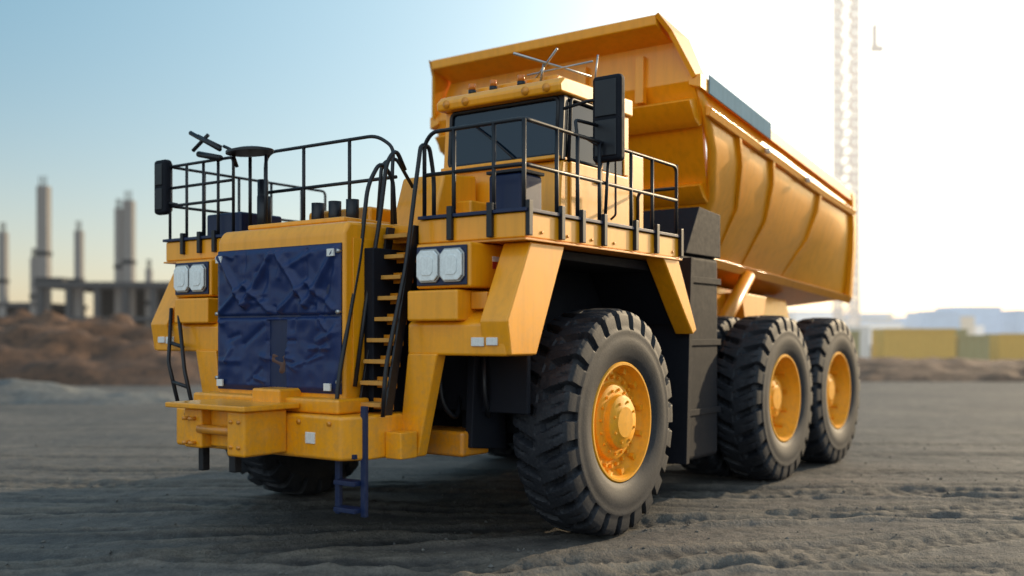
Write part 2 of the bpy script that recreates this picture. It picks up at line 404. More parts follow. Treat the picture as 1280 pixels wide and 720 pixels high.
# ------------------------------------------------------------------ ladder
def ladder():
    a, b = Vector((-2.55, 0, 1.50)), Vector((-2.08, 0, 3.55))
    for y in (1.44, 1.82):
        shape('ladder_stringer', [(a.x-.06, y, a.z), (a.x+.06, y, a.z), (a.x+.06, y+.03, a.z), (a.x-.06, y+.03, a.z), (b.x-.06, y, b.z), (b.x+.06, y, b.z), (b.x+.06, y+.03, b.z), (b.x-.06, y+.03, b.z)], BF, BLK, bevel=.006)
    n = 9
    for i in range(n):
        p = a.lerp(b, (i+.5)/n)
        box('ladder_tread', p.x-.12, p.x+.08, 1.472, 1.818, p.z-.022, p.z+.022, TREAD, bevel=.005)
        box('ladder_riser', p.x+.081, p.x+.095, 1.472, 1.818, p.z-.06, p.z+.06, YEL_D, bevel=.003)
ladder()
for y in (1.43, 1.80): box('hanging_strap', -2.91, -2.86, y, y+.07, .48, 1.62, NAVY_M, bevel=.008)
for z in (.52, .80, 1.08): box('hanging_step', -3.0, -2.84, 1.50, 1.80, z, z+.05, NAVY_M, bevel=.008)
tubes('ladder_handrails', [
    [(-2.88, 1.90, 1.40), (-2.82, 1.90, 1.9), (-2.50, 1.90, 3.2), (-2.38, 1.90, 4.0), (-2.2, 1.88, 4.28), (-2.02, 1.86, 4.12), (-1.98, 1.86, 3.6)],
    [(-2.70, 1.38, 1.50), (-2.66, 1.38, 2.0), (-2.34, 1.38, 3.1), (-2.22, 1.36, 3.9), (-2.12, 1.36, 4.42), (-1.98, 1.36, 4.42), (-1.9, 1.36, 4.1), (-1.9, 1.36, 3.6)],
    [(-2.62, 1.86, 1.8), (-2.45, 1.86, 2.7), (-2.30, 1.80, 3.6), (-2.25, 1.74, 4.25), (-2.1, 1.74, 4.42), (-1.95, 1.74, 4.2)]], BLK, .024, .18)
tubes('far_stair_rails', [[(-2.5, 4.7, 1.2), (-2.5, 4.95, 1.9), (-2.4, 5.2, 2.6)], [(-2.45, 5.1, 1.35), (-2.45, 5.35, 2.0), (-2.3, 5.5, 2.7)], [(-2.5, 4.75, 1.25), (-2.45, 5.12, 1.4)], [(-2.5, 4.9, 1.7), (-2.45, 5.25, 1.75)], [(-2.45, 5.05, 2.2), (-2.38, 5.4, 2.25)]], BLK, .025, .05)

# ------------------------------------------------------------------ railings
zt, zm, zd = 4.55, 4.09, 3.64
L = [[(-2.06, 1.36, zd), (-2.06, 1.36, zt-.12), (-2.06, 1.25, zt), (-2.06, .04, zt), (1.39, .04, zt-.02), (1.39, .04, zd)],
     [(-2.06, 1.36, zm), (-2.06, .04, zm), (1.39, .04, zm)],
     [(1.39, .04, zt-.3), (1.39, .6, zt-.3), (1.39, .6, zd)]]
for y in (.04, .42, .95): L.append([(-2.06, y, zd-.25), (-2.06, y, zt)])
for x in (-1.45, -1.03, -.56, .18, .72, 1.39): L.append([(x, .04, zd-.25), (x, .04, zt)])
tubes('deck_railing', L, BLK, .023, .1)
zt2 = 4.62
FL = [[(-2.06, 4.55, zd), (-2.06, 4.55, zt2), (-2.06, 5.86, zt2), (.8, 5.86, zt2), (.8, 5.86, zd)],
      [(-2.06, 4.55, zm), (-2.06, 5.86, zm), (.8, 5.86, zm)], [(-2.06, 4.55, 4.33), (-2.06, 5.86, 4.33)]]
for y in (4.85, 5.15, 5.5, 5.86): FL.append([(-2.06, y, zd-.2), (-2.06, y, zt2)])
for x in (-1.5, -.9, -.3, .3): FL.append([(x, 5.86, zd-.2), (x, 5.86, zt2)])
tubes('far_deck_railing', FL, BLK, .02, .08)
tubes('hood_railing', [[(-1.65, 4.42, 3.62), (-1.65, 4.42, 4.72), (-1.65, 2.45, 4.72), (-1.65, 2.18, 4.55), (-1.72, 2.14, 4.3), (-1.72, 2.14, 3.62)],
                       [(-1.65, 4.42, 4.2), (-1.65, 2.14, 4.2)], [(-1.65, 3.7, 3.62), (-1.65, 3.7, 4.72)], [(-1.65, 2.9, 3.62), (-1.65, 2.9, 4.72)],
                       [(-1.8, 2.3, 3.65), (-1.75, 2.28, 4.35), (-1.6, 2.2, 4.45), (-1.4, 2.1, 4.1)]], BLK, .022, .2)
for x in (-2.06, -1.45, -1.03, -.56, .18, .72, 1.39):
    box('railing_socket', x-.035, x+.035, -.05, -.001 if x > -2 else .0, 3.36, 3.72, BLK, bevel=.008)
for y in (.42, .95): box('railing_socket', -2.15, -2.101, y-.035, y+.035, 3.36, 3.72, BLK, bevel=.008)
for y in (4.85, 5.15, 5.5): box('railing_socket', -2.15, -2.101, y-.03, y+.03, 3.42, 3.70, BLK, bevel=.008)

# mirrors
def mirror(y0, y1, x, z0, z1):
    o = box('mirror_housing', x-.06, x+.08, y0, y1, z0, z1, BLKM, bevel=.05)
    zm_ = (z0+z1)/2
    box('mirror_shell_rib', x-.075, x-.055, y0+.05, y1-.05, z0+.06, zm_-.02, BLK, bevel=.01)
    box('mirror_shell_rib_b', x-.075, x-.055, y0+.05, y1-.05, zm_+.02, z1-.06, BLK, bevel=.01)
    box('mirror_glass', x+.081, x+.088, y0+.03, y1-.03, z0+.05, z1-.05, STEEL, bevel=.002)
mirror(-.19, .19, -.43, 4.33, 5.32)
tubes('mirror_arms', [[(-.56, .04, 4.5), (-.5, .25, 4.62), (-.42, .18, 4.62)], [(-.5, .56, 5.0), (-.5, .2, 5.05), (-.43, .1, 5.05)], [(-1.03, .04, 4.5), (-.9, .15, 4.75), (-.45, .1, 4.75)], [(-.43, 0, 4.35), (-.43, .04, 3.7)]], BLK, .02, .05)
mirror(5.84, 6.10, -2.1, 3.98, 4.72)
tubes('far_mirror_arms', [[(-2.06, 5.86, 4.62), (-2.1, 5.9, 4.5)], [(-2.06, 5.7, 4.1), (-2.1, 5.95, 4.15)]], BLK, .02, .05)
tubes('dish_post', [[(-2.0, 4.0, 3.62), (-2.0, 4.0, 4.6)], [(-2.0, 4.3, 3.64), (-2.0, 4.3, 4.6)], [(-2.0, 4.55, 4.5), (-2.05, 4.6, 4.72), (-2.05, 4.75, 4.78)],
                    ([(-2.05, 4.8, 4.78), (-2.15, 5.15, 4.95)], .018), ([(-2.15, 5.3, 5.0), (-2.15, 4.7, 4.72)], .03), ([(-2.1, 5.0, 4.95), (-2.15, 5.25, 4.76)], .025), ([(-2.1, 4.75, 4.62), (-2.1, 5.2, 4.72)], .04)], BLK, .022, .05)
V, F = [], []
for k in range(28):
    a = 2*math.pi*k/28
    for (q, z) in ((1, 4.64), (1, 4.67), (.6, 4.70)): V.append((-2.05+.24*q*math.cos(a), 4.25+.36*q*math.sin(a), z))
for k in range(28):
    k2 = (k+1) % 28
    F += [(k*3, k2*3, k2*3+1, k*3+1), (k*3+1, k2*3+1, k2*3+2, k*3+2)]
F += [tuple(k*3 for k in range(28)), tuple(k*3+2 for k in range(28))]
mk('dish_mirror', V, F, BLK, smooth=False)

# ------------------------------------------------------------------ cab
cx0, cx1, cy0, cy1 = -.5, 1.05, .55, 2.33
prism('cab_base', [(cx0-.12, 3.60), (cx0-.08, 4.15), (cx0-.04, 4.40), (cx1, 4.40), (cx1, 3.60)], cy0, cy1, YEL, bevel=.03)
box('cab_base_step', -1.05, cx0-.13, 1.5, 2.75, 3.6, 3.95, YEL, bevel=.03)
box('cab_dash_lip', cx0-.14, cx0+.1, cy0+.02, cy1-.02, 4.403, 4.45, YEL, bevel=.015)
prism('cab_roof', [(cx0-.14, 5.17), (cx0-.16, 5.27), (cx0-.06, 5.36), (cx1+.05, 5.40), (cx1+.05, 5.17)], cy0-.04, cy1+.04, YEL, bevel=.03)
box('roof_plate', cx0+.15, cx1-.1, cy0+.2, cy1-.2, 5.40, 5.47, YEL, bevel=.02)
def post(name, x0, x1, y0, y1, dx=.06, mat=YEL):
    v = [(x0-dx, y0, 4.403), (x1-dx, y0, 4.403), (x1-dx, y1, 4.403), (x0-dx, y1, 4.403), (x0, y0, 5.168), (x1, y0, 5.168), (x1, y1, 5.168), (x0, y1, 5.168)]
    shape(name, v, BF, mat, bevel=.012)
post('cab_pillar_a', cx0, cx0+.09, cy0, cy0+.09, mat=BLK); post('cab_pillar_a2', cx0, cx0+.10, cy1-.1, cy1)
post('cab_pillar_b', .28, .40, cy0, cy0+.06, 0); post('cab_pillar_c', cx1-.12, cx1, cy0, cy0+.12, 0); post('cab_pillar_c2', cx1-.12, cx1, cy1-.12, cy1, 0)
box('cab_back_wall', cx1-.05, cx1-.003, cy0+.125, cy1-.125, 4.403, 5.168, SEAT)
shape('windshield', [(cx0-.03, cy0+.09, 4.452), (cx0-.015, cy0+.09, 4.452), (cx0-.015, cy1-.1, 4.452), (cx0-.03, cy1-.1, 4.452), (cx0+.02, cy0+.09, 5.165), (cx0+.035, cy0+.09, 5.165), (cx0+.035, cy1-.1, 5.165), (cx0+.02, cy1-.1, 5.165)], BF, GLASS, bevel=0)
tubes('windshield_frame', [[(cx0-.045, cy0+.08, 4.46), (cx0+.005, cy0+.08, 5.15), (cx0+.005, cy1-.09, 5.15), (cx0-.045, cy1-.09, 4.46), (cx0-.045, cy0+.08, 4.46)]], BLK, .026, .08)
tubes('wiper', [[(cx0-.09, 1.2, 4.46), (cx0-.06, 1.5, 4.7), (cx0-.04, 1.85, 4.95)]], BLK, .012, .05)
box('side_glass', cx0+.10, .28, cy0+.02, cy0+.035, 4.403, 5.168, GLASS, bevel=0)
box('side_glass_rear', .40, cx1-.12, cy0+.02, cy0+.035, 4.403, 5.168, GLASS, bevel=0)
box('far_side_glass', cx0+.10, cx1-.12, cy1-.035, cy1-.02, 4.403, 5.168, GLASS, bevel=0)
box('cab_door', cx0+.1, .34, cy0-.03, cy0-.001, 3.68, 4.40, YEL, bevel=.015)
box('door_handle', .16, .28, cy0-.06, cy0-.031, 4.2, 4.25, BLK, bevel=.008)
tubes('door_window_frame', [[(cx0+.08, cy0-.01, 4.42), (cx0+.13, cy0-.01, 5.14), (.33, cy0-.01, 5.14), (.33, cy0-.01, 4.42), (cx0+.08, cy0-.01, 4.42)]], BLK, .022, .05)
box('cab_cabinet', cx1+.003, cx1+.55, .62, 1.7, 3.6, 4.75, YEL, bevel=.03)
tubes('cab_grab', [[(.55, cy0-.02, 3.8), (.55, cy0-.09, 3.85), (.55, cy0-.09, 4.9), (.55, cy0-.02, 4.95)]], BLK, .015, .03)
box('seat_back', .45, .6, 1.2, 1.7, 4.41, 5.0, SEAT, bevel=.05); box('headrest', .47, .58, 1.33, 1.57, 5.0, 5.14, SEAT, bevel=.04)
tubes('steering_wheel', [[(-.1+.05*math.sin(a), 1.45+.2*math.cos(a), 4.62+.17*math.sin(a)) for a in [2*math.pi*k/20 for k in range(21)]]], BLK, .015, 0)
for y in (1.95, 1.62, 1.2):
    cyl('beacon_base', (cx0+.05, y, 5.36), (cx0+.05, y, 5.42), .05, BLK); cyl('beacon', (cx0+.05, y, 5.42), (cx0+.05, y, 5.50), .042, AMBER)
for y in (2.2, 1.9, 1.0, .7):
    cyl('work_lamp', (cx0-.17, y, 5.24), (cx0-.10, y, 5.24), .05, YEL_D)
tubes('roof_antennas', [([(-.4, .95, 5.4), (-.4, .9, 5.62)], .015), ([(-.75, 1.1, 5.68), (.1, .55, 5.50)], .018), ([(-.5, .65, 5.72), (-.3, 1.1, 5.46)], .014), ([(-.4, 1.15, 5.5), (-.1, .4, 5.62)], .012), ([(0.1, .5, 5.4), (0.1, .45, 5.75)], .012)], STEEL, .015, 0)

# ------------------------------------------------------------------ dump body
def lerp(a, b, t): return tuple(a[i]+(b[i]-a[i])*t for i in range(3))
SF = [(2.92, .50, 6.08), (3.20, .50, 5.62), (3.55, .56, 5.15), (4.05, .80, 4.50), (4.50, 1.35, 3.65), (4.75, 2.0, 3.35)]
SM = [(8.3, .50, 5.43), (8.3, .50, 5.00), (8.3, .55, 4.65), (8.3, .74, 4.15), (8.3, 1.25, 3.42), (8.3, 1.9, 3.15)]
SR = [(10.2, .50, 5.2), (10.25, .50, 4.82), (10.35, .52, 4.5), (10.45, .56, 4.1), (10.62, .68, 3.12), (10.62, 1.9, 3.0)]
NS = len(SF)
def sect(x):
    if x <= 1: return [lerp(a, b, x) for a, b in zip(SF, SM)]
    return [lerp(a, b, x-1) for a, b in zip(SM, SR)]
V, F = [], []
ts = [i/20 for i in range(21)]+[1+i/8 for i in range(1, 9)]
for t in ts:
    s = sect(t)
    s = [(x, y+(.016*noise.noise(Vector((x*1.3, z*2, 3))) if 0 < k < NS-1 else 0), z) for k, (x, y, z) in enumerate(s)]
    V += s+[(x, W2-y, z) for x, y, z in reversed(s)]
M2 = 2*NS
for i in range(len(ts)-1):
    for k in range(M2-1): F.append((i*M2+k, i*M2+k+1, (i+1)*M2+k+1, (i+1)*M2+k))
body = mk('dump_body_shell', V, F, YEL, smooth=True)
try: body.data.set_sharp_from_angle(angle=R(28))
except Exception: pass
md = body.modifiers.new('s', 'SOLIDIFY'); md.thickness = .07; md.offset = 0
HB = [(2.98, 6.68), (2.95, 6.05), (3.22, 5.60), (4.08, 4.48), (4.53, 3.65), (4.78, 3.35)]
hy = [.86, .53, .53, .82, 1.37, 2.0]
V = [(p[0]+.02, y, p[1]) for p, y in zip(HB, hy)]+[(p[0]+.02, W2-y, p[1]) for p, y in zip(HB, hy)]
F = [(i, i+1, i+7, i+6) for i in range(5)]
hb = mk('headboard', V, F, YEL); md = hb.modifiers.new('s', 'SOLIDIFY'); md.thickness = .08; md.offset = 0
prism('canopy', [(2.40, 6.92), (2.42, 6.77), (2.50, 6.76), (3.05, 6.62), (3.40, 6.62), (3.40, 6.74), (3.0, 6.86)], .87, W2-.87, YEL, bevel=.02)
def wing(far):
    f = (lambda p: (p[0], W2-p[1], p[2])) if far else (lambda p: p)
    pts = [f(p) for p in [(2.40, .85, 6.92), (3.30, .80, 6.74), (3.32, .50, 6.02), (2.90, .50, 6.08), (2.62, .74, 6.70)]]
    o = mk('canopy_wing', pts, [(0, 1, 4), (4, 1, 2, 3)], YEL); m = o.modifiers.new('s', 'SOLIDIFY'); m.thickness = .07; m.offset = 0
wing(False); wing(True)
for (za, zb, xa, xb, y) in ((5.80, 5.50, 3.0, 3.20, .56), (4.70, 4.48, 3.90, 4.05, .82)):
    prism('headboard_rib', [(xa-.02, za), (xa-.14, za-.05), (xb-.14, zb), (xb+.02, zb-.08), (xb+.12, zb), (xa+.12, za)], y, W2-y, YEL, bevel=.015)
for y in (1.3, 2.3, 3.6, 4.6):
    shape('headboard_stiffener', [(2.86, y, 6.5), (2.98, y, 6.5), (2.98, y+.14, 6.5), (2.86, y+.14, 6.5), (2.84, y, 5.8), (2.96, y, 5.8), (2.96, y+.14, 5.8), (2.84, y+.14, 5.8)], BF, YEL, bevel=.01)
def along(name, off, mat, t0=0, t1=2, idx=0, far=False, bevel=.012):
    V, F = [], []; n = len(off)
    tt = [t for t in (t0, t1, 1) if t0 <= t <= t1]; tt = sorted(set(tt))
    for t in tt:
        p = sect(t)[idx]
        for dy, dz in off:
            q = (p[0], p[1]+dy, p[2]+dz)
            if far: q = (q[0], W2-q[1], q[2])
            V.append(q)
    for i in range(len(tt)-1):
        for k in range(n): F.append((i*n+k, i*n+(k+1) % n, (i+1)*n+(k+1) % n, (i+1)*n+k))
    F += [tuple(range(n)), tuple((len(tt)-1)*n+k for k in range(n))]
    return mk(name, V, F, mat, bevel=bevel)
for far in (False, True):
    along('rim_rail', [(-.09, .04), (.10, .04), (.10, -.10), (-.09, -.16)], YEL, far=far)
    along('mid_rail', [(-.14, .05), (-.036, .10), (-.036, -.05), (-.10, -.06)], YEL, far=far, idx=1)
    along('low_rail', [(-.13, .02), (.0, .07), (.05, -.09), (-.06, -.12)], YEL_D, far=far, idx=4)
    along('side_board', [(-.115, -.17), (-.093, -.17), (-.093, .10), (-.115, .10)], GREY, .05, .50, far=far, bevel=.004)
    for t in (.22, .50, .97):
        s = sect(t); s2 = sect(t+.016)
        pts = []
        ks = (1, 2, 3, 4)
        for q in (s, s2):
            for k_, d in zip(ks, (.10, .09, .08, .04)):
                p = q[k_]; pts += [(p[0], p[1]-d, p[2]-.02), (p[0], p[1]-.03, p[2]-.02)]
        if far: pts = mirror_pts(pts)
        n = 8; F = []
        for k in range(3):
            a = k*2
            F += [(a, a+2, a+n+2, a+n), (a+1, a+n+1, a+n+3, a+3), (a, a+1, a+3, a+2), (a+n, a+n+2, a+n+3, a+n+1)]
        F += [(0, n, n+1, 1), (6, 7, n+7, n+6)]
        mk('side_rib', pts, F, YEL, bevel=.008)
    tf = [(x, (W2-y if far else y), z) for x, y, z in SR]
    V, F = [], []
    for (x, y, z) in tf[:5]:
        sgn = -1 if not far else 1
        for dx, dy in ((-.14, .11), (.05, .11), (.05, -.0), (-.14, -.0)): V.append((x+dx, y+sgn*dy, z))
    for i in range(4):
        for k in range(4): F.append((i*4+k, i*4+(k+1) % 4, (i+1)*4+(k+1) % 4, (i+1)*4+k))
    F += [(0, 1, 2, 3), (16, 17, 18, 19)]
    mk('tail_frame', V, F, YEL, bevel=.015)
for t in (.42, .80):
    p = sect(t)[1]; cyl('side_marker', (p[0], p[1]-.20, p[2]+.0), (p[0], p[1]-.13, p[2]+.0), .05, WHITE)
# ------------------------------------------------------------------ site frame
CAM = Vector((-10.39, -5.753, 0)); DX = Vector((.5807, -.8141, 0)); DY = Vector((.8141, .5807, 0))
def S(x, y, z=0): return CAM+DX*x+DY*y+Vector((0, 0, z))

def soil(name, c1, c2, c3, sc=1.0, bs=.5, ruts=False):
    m, nt, b = new_mat(name)
    geo = N(nt, 'ShaderNodeNewGeometry'); pos = geo.outputs['Position']
    a = noise_node(nt, .25*sc, 4, .6, pos); f = noise_node(nt, 3*sc, 4, .7, pos); g = noise_node(nt, 28*sc, 4, .75, pos)
    c = ramp(nt, a.outputs[0], [(.35, c1), (.65, c2)]).outputs[0]
    ff = ramp(nt, f.outputs[0], [(.42, 0.), (.68, .85)]).outputs[0]
    c = mix(nt, ff, c, c3)
    if ruts:   # damp compacted soil in the ruts, dry loose soil on their shoulders
        at = N(nt, 'ShaderNodeAttribute', attribute_name='rut')
        sp = N(nt, 'ShaderNodeSeparateColor'); nt.links.new(at.outputs['Color'], sp.inputs[0])
        c = mix(nt, sp.outputs[0], c, (.030, .031, .033)); c = mix(nt, sp.outputs[1], c, (.25, .22, .18))
    gg = ramp(nt, g.outputs[0], [(.3, .60), (.7, 1.28)]).outputs[0]
    c = mix(nt, .85, c, gg, 'MULTIPLY')
    nt.links.new(c, b.inputs['Base Color']); b.inputs['Roughness'].default_value = .8
    b.inputs['Specular IOR Level'].default_value = .3
    ad = N(nt, 'ShaderNodeMath', operation='MULTIPLY_ADD'); nt.links.new(g.outputs[0], ad.inputs[0]); ad.inputs[1].default_value = .35
    nt.links.new(f.outputs[0], ad.inputs[2])
    bump(nt, b, ad.outputs[0], bs, .06)
    return m
GROUND = soil('packed_soil', (.088, .086, .084), (.145, .132, .120), (.052, .052, .054), bs=.8, ruts=True)
MOUND = soil('brown_earth', (.085, .048, .032), (.16, .088, .052), (.035, .026, .022), .6)
GRAV = soil('grey_gravel', (.12, .12, .12), (.17, .17, .16), (.08, .08, .08), 1.5)

def axis(lo, hi, step, far, g=1.06):
    a = []; x = lo
    while x <= hi: a.append(x); x += step
    s = step; x = a[-1]
    while x < far: s *= g; x += s; a.append(x)
    s = step; x = a[0]; pre = []
    while x > -far: s *= g; x -= s; pre.append(x)
    return list(reversed(pre))+a
tracks = []
for (a, b, c) in ((5.2, .10, .010), (8.6, -.04, .005), (12.4, .16, .003), (7.4, .55, -.015), (15.5, -.03, .001), (19.5, .03, 0), (24, -.05, 0), (5.0, -.42, .02), (30, .02, 0), (10.2, .34, -.004), (13.6, -.10, .002)):
    tracks += [(a, b, c, .27), (a+.40, b, c, .10), (a+1.75, b, c, .27), (a+2.1, b, c, .08)]
def gh(x, y, cols=False):
    h = .06*noise.noise(Vector((x*.35, y*.35, 0)))+.022*noise.noise(Vector((x*1.1, y*1.6, 5)))+.010*noise.noise(Vector((x*4, y*4, 9)))+.006*noise.noise(Vector((x*9, y*9, 3)))
    wob = .12*noise.noise(Vector((x*.4, y*.1, 20)))
    dk = lt = 0
    for i, (a, b, c, w) in enumerate(tracks):
        d = (y-(a+b*x+c*x*x)-wob)/math.sqrt(1+(b+2*c*x)**2)
        if abs(d) < 1.0:
            k = .80+1.0*noise.noise(Vector((x*.25, i*7, 1)))
            k = max(0, min(1.1, k)); q = d/w
            e0 = math.exp(-q**4); e1 = math.exp(-((abs(q)-1.3)/.25)**2)
            h += k*(-.06*e0+.048*e1*(1+.5*noise.noise(Vector((x*3, i, 2)))))*(w/.27)**.7
            lug = 0
            if abs(q) < 1 and w > .2:
                lug = math.sin((x+abs(q)*.14)*2*math.pi/.26)*(1-q*q); h += k*.014*lug
            mot = .8+.7*noise.noise(Vector((x*1.7, y*1.7, 31)))
            dk = max(dk, k*e0*(.80-.30*lug)*mot); lt = max(lt, k*e1*.55*mot)
    return (h, dk, lt) if cols else h
def ground():
    xs = axis(-8.5, 9.5, .055, 2500, 1.055); ys = axis(4.2, 18, .055, 2500, 1.055)
    ys = [y for y in ys if y > -300]
    V, F, C = [], [], []
    for y in ys:
        for x in xs:
            d = math.hypot(x, y-8)
            if d < 60:
                h, dk, lt = gh(x, y, True); f = max(0, 1-d/60); h *= f; dk *= f; lt *= f
            else: h = dk = lt = 0
            p = S(x, y); V.append((p.x, p.y, h-.012)); C += [min(.9, max(0, dk)), min(.7, max(0, lt)), 0, 1]
    n = len(xs)
    for j in range(len(ys)-1):
        for i in range(n-1): a = j*n+i; F.append((a, a+1, a+n+1, a+n))
    me = bpy.data.meshes.new('ground'); me.from_pydata(V, [], F); me.materials.append(GROUND)
    ca = me.color_attributes.new('rut', 'FLOAT_COLOR', 'POINT'); ca.data.foreach_set('color', C)
    o = bpy.data.objects.new('ground', me); scene.collection.objects.link(o)
    for p in me.polygons: p.use_smooth = True
ground()
def stones():
    V, F = [], []
    for k in range(2600):
        y = random.uniform(4.5, 22); x = random.uniform(-.62, .62)*y
        r = .007+.026*random.random()**6
        c = S(x, y, gh(x, y)-.012+r*.3); b = len(V)
        q = [Vector((1, 0, 0)), Vector((0, 1, 0)), Vector((-1, 0, 0)), Vector((0, -1, 0)), Vector((0, 0, .8)), Vector((0, 0, -.8))]
        an = random.random()*6.28; M = Matrix.Rotation(an, 3, 'Z')
        for v in q: V.append(c+(M @ v)*r*random.uniform(.7, 1.3))
        for i in range(4): F.append((b+i, b+(i+1) % 4, b+4)); F.append((b+(i+1) % 4, b+i, b+5))
    mk('gravel', V, F, GRAV, parent=None)
stones()

def heightfield(name, x0, x1, y0, y1, fn, mat, nx=130, ny=46):
    V, F = [], []
    for j in range(ny+1):
        for i in range(nx+1):
            x = x0+(x1-x0)*i/nx; y = y0+(y1-y0)*j/ny
            V.append(S(x, y, fn(x, y, i/nx, j/ny)-.15))
    for j in range(ny):
        for i in range(nx): a = j*(nx+1)+i; F.append((a, a+1, a+nx+2, a+nx+1))
    return mk(name, V, F, mat, parent=None, smooth=True)
def bell(t): return math.sin(math.pi*max(0, min(1, t)))**.7
def fb(x, y, s, z=0): return noise.noise(Vector((x*s, y*s, z)))+.5*noise.noise(Vector((x*s*2.1, y*s*2.1, z+4)))+.25*noise.noise(Vector((x*s*4.3, y*s*4.3, z+9)))
heightfield('dirt_mound', -62, -13, 46, 66, lambda x, y, a, b: bell(b)*(3.3*min(1, (1-a)*5)**.8*min(1, a*6+.3))*(1+.22*fb(x, y, .12, 2))+.8*bell(b)*fb(x, y, .5, 4), MOUND)
heightfield('gravel_mound', -34, -9.5, 33.5, 39, lambda x, y, a, b: .75*bell(b)*min(1, (1-a)*3)*(1+.5*fb(x, y, .3, 7))+.1*noise.noise(Vector((x*1.5, y*1.5, 1))), GRAV)
heightfield('earth_bank', 12, 70, 50, 62, lambda x, y, a, b: 1.2*bell(b)*min(1, a*8)*(1+.25*fb(x, y, .15, 12))+.2*fb(x, y, .9, 3), soil('red_earth', (.17, .10, .065), (.24, .15, .10), (.10, .07, .05), .6))

# ------------------------------------------------------------------ buildings
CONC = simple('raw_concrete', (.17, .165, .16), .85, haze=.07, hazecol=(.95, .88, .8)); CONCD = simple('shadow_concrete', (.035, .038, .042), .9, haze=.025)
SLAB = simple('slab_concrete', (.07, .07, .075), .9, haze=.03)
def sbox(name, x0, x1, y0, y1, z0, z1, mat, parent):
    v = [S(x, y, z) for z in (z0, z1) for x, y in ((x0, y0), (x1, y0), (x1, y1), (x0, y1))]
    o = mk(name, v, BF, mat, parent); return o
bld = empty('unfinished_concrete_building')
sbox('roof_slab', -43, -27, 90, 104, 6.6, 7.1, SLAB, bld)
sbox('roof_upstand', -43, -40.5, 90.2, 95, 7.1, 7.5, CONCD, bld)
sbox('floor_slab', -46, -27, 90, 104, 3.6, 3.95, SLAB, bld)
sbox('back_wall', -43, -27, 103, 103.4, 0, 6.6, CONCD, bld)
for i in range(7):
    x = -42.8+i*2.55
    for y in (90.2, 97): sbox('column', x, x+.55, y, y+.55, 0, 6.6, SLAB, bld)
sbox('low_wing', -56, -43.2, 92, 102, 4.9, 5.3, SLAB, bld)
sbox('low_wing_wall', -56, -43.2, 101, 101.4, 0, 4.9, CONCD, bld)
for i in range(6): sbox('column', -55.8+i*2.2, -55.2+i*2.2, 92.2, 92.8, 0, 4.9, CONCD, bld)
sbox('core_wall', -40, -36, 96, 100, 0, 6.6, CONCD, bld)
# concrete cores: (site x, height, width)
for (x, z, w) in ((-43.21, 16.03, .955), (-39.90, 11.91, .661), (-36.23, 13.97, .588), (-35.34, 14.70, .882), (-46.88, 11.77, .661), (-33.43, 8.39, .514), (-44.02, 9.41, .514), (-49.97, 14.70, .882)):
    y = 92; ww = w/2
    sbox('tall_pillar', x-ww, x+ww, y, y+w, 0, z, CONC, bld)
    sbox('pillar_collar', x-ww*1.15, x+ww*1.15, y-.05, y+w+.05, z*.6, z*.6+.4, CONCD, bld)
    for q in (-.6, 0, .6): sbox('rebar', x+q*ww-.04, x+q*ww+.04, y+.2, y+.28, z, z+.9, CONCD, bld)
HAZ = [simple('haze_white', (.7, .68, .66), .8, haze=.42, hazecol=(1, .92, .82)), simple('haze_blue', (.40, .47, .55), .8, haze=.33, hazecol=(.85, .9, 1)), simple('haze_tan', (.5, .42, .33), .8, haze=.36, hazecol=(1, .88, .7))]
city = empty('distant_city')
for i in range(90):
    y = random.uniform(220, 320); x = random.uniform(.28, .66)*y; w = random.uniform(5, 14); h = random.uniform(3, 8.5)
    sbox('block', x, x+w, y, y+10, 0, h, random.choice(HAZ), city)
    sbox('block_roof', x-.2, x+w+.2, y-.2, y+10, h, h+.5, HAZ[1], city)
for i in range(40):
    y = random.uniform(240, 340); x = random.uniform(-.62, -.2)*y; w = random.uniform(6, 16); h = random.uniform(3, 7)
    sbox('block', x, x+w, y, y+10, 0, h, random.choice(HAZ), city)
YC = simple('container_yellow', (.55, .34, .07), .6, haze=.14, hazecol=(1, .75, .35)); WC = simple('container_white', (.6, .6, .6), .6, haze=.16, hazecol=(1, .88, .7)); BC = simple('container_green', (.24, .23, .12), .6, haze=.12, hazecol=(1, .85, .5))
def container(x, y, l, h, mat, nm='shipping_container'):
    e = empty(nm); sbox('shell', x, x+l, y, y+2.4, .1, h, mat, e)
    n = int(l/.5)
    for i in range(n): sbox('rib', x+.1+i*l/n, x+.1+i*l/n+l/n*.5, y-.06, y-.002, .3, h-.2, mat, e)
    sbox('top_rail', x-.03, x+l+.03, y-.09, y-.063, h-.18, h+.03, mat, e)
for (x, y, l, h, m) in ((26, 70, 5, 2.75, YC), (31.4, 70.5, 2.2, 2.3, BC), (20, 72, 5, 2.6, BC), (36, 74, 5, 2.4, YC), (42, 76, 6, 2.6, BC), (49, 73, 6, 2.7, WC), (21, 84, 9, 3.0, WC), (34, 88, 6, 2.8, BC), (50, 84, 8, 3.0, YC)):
    container(x, y, l, h, m)
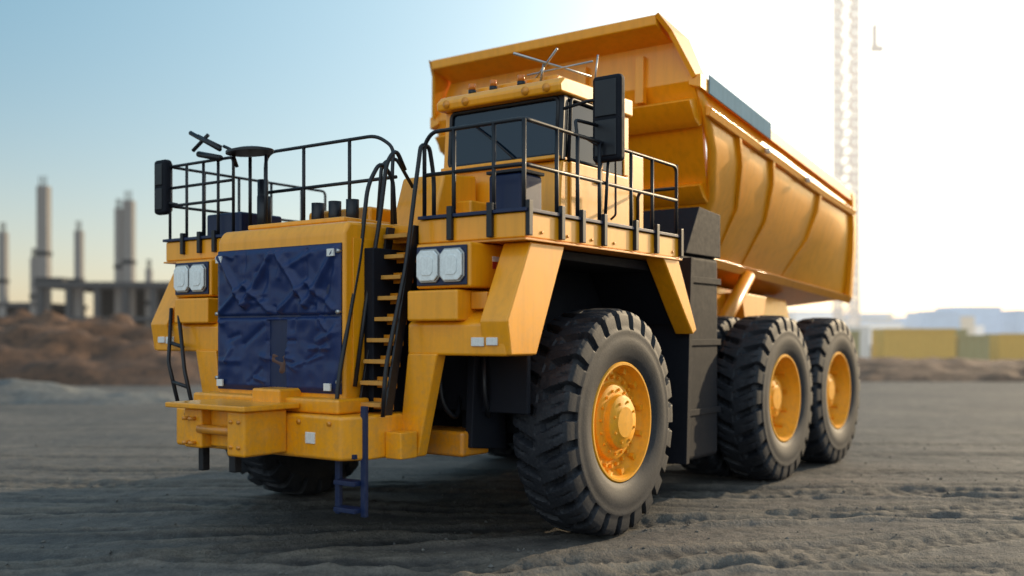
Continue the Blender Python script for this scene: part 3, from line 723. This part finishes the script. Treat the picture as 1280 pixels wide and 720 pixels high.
# tower crane
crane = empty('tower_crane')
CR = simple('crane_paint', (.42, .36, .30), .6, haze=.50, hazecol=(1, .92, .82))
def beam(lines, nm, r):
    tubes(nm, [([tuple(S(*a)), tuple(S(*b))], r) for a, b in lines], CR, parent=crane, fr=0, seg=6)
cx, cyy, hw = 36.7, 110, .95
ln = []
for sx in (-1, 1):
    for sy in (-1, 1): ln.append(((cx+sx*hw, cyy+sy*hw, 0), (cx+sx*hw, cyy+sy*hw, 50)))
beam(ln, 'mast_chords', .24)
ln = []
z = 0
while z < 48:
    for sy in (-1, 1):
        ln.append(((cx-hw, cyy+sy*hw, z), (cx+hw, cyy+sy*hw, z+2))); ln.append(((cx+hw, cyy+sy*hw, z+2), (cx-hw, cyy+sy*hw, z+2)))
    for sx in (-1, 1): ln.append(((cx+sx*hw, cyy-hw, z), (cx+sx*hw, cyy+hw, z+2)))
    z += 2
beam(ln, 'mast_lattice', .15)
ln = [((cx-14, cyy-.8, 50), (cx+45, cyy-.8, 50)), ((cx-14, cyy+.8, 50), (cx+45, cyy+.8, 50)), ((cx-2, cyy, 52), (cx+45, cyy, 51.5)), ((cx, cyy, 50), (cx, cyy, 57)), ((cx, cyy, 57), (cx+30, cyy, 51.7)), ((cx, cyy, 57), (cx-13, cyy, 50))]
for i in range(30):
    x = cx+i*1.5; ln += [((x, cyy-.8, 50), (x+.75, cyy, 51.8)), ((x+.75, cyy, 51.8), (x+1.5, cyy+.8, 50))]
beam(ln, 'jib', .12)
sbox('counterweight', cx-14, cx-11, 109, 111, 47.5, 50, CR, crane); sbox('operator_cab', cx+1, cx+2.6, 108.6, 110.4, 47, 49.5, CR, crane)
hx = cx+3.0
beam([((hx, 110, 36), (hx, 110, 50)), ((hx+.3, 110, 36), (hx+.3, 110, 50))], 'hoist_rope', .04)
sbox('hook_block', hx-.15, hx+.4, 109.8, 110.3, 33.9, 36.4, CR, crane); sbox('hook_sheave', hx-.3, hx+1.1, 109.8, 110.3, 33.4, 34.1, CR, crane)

# ------------------------------------------------------------------ world & light
VA = 54.5
SUN_AZ = VA+52; SUN_EL = 19
w = bpy.data.worlds.new('World'); scene.world = w; w.use_nodes = True; nt = w.node_tree
bg = nt.nodes['Background']
sky = N(nt, 'ShaderNodeTexSky', sky_type='NISHITA'); sky.sun_disc = False
sky.sun_elevation = R(SUN_EL); sky.sun_rotation = R(SUN_AZ); sky.air_density = 1.0; sky.dust_density = 2.0; sky.ozone_density = 1.5
tc = N(nt, 'ShaderNodeTexCoord')
def dirv(az, el): a, e = R(az), R(el); return (math.sin(a)*math.cos(e), math.cos(a)*math.cos(e), math.sin(e))
nrm = N(nt, 'ShaderNodeVectorMath', operation='NORMALIZE'); nt.links.new(tc.outputs['Generated'], nrm.inputs[0])
STR = .095
def sc(c): return tuple(x/STR for x in c)
def lobe(az, el, p, col):
    d = N(nt, 'ShaderNodeVectorMath', operation='DOT_PRODUCT'); d.inputs[1].default_value = dirv(az, el); nt.links.new(nrm.outputs[0], d.inputs[0])
    mx = N(nt, 'ShaderNodeMath', operation='MAXIMUM'); nt.links.new(d.outputs['Value'], mx.inputs[0]); mx.inputs[1].default_value = 0
    pw = N(nt, 'ShaderNodeMath', operation='POWER'); nt.links.new(mx.outputs[0], pw.inputs[0]); pw.inputs[1].default_value = p
    return mix(nt, pw.outputs[0], (0, 0, 0), sc(col))
def add(a, b):
    v = N(nt, 'ShaderNodeVectorMath', operation='ADD'); nt.links.new(a, v.inputs[0]); nt.links.new(b, v.inputs[1]); return v.outputs[0]
sp = N(nt, 'ShaderNodeSeparateXYZ'); nt.links.new(nrm.outputs[0], sp.inputs[0])
om = N(nt, 'ShaderNodeMath', operation='SUBTRACT', use_clamp=True); om.inputs[0].default_value = 1; nt.links.new(sp.outputs[2], om.inputs[1])
pw = N(nt, 'ShaderNodeMath', operation='POWER'); nt.links.new(om.outputs[0], pw.inputs[0]); pw.inputs[1].default_value = 8
haze = mix(nt, pw.outputs[0], sc((.01, .155, .225)), sc((.60, .44, .25)))
tot = add(sky.outputs[0], haze)
tot = add(tot, lobe(VA+22, 15, 32, (1.35, 1.10, .74)))
tot = add(tot, lobe(VA+11, 20, 6, (.34, .36, .32)))
tot = add(tot, lobe(VA+31, -2, 55, (1.0, .34, -.38)))
tot = add(tot, lobe(VA+195, 40, 2.0, (.90, .86, .80)))  # added fill glow behind the camera, brightens the truck front
nt.links.new(tot, bg.inputs[0]); bg.inputs[1].default_value = STR
sun = bpy.data.lights.new('sun', 'SUN'); sun.energy = 5.0; sun.angle = R(.6); sun.color = (1, .77, .48)
so = bpy.data.objects.new('sun', sun); scene.collection.objects.link(so)
so.rotation_euler = Vector(dirv(SUN_AZ, SUN_EL)).to_track_quat('Z', 'Y').to_euler()

# ------------------------------------------------------------------ camera
cam = bpy.data.cameras.new('camera'); co = bpy.data.objects.new('camera', cam); scene.collection.objects.link(co)
co.location = (-10.39, -5.753, 2.36); co.rotation_euler = (R(90), 0, R(-54.5))
cam.sensor_width = 36; cam.lens = 36*1252/1280; cam.shift_y = 58/1280; cam.clip_end = 6000; cam.clip_start = .1
cam.dof.use_dof = True; cam.dof.focus_distance = 11.6; cam.dof.aperture_fstop = .4
scene.camera = co
scene.view_settings.view_transform = 'Standard'; scene.view_settings.look = 'None'; scene.view_settings.exposure = 0
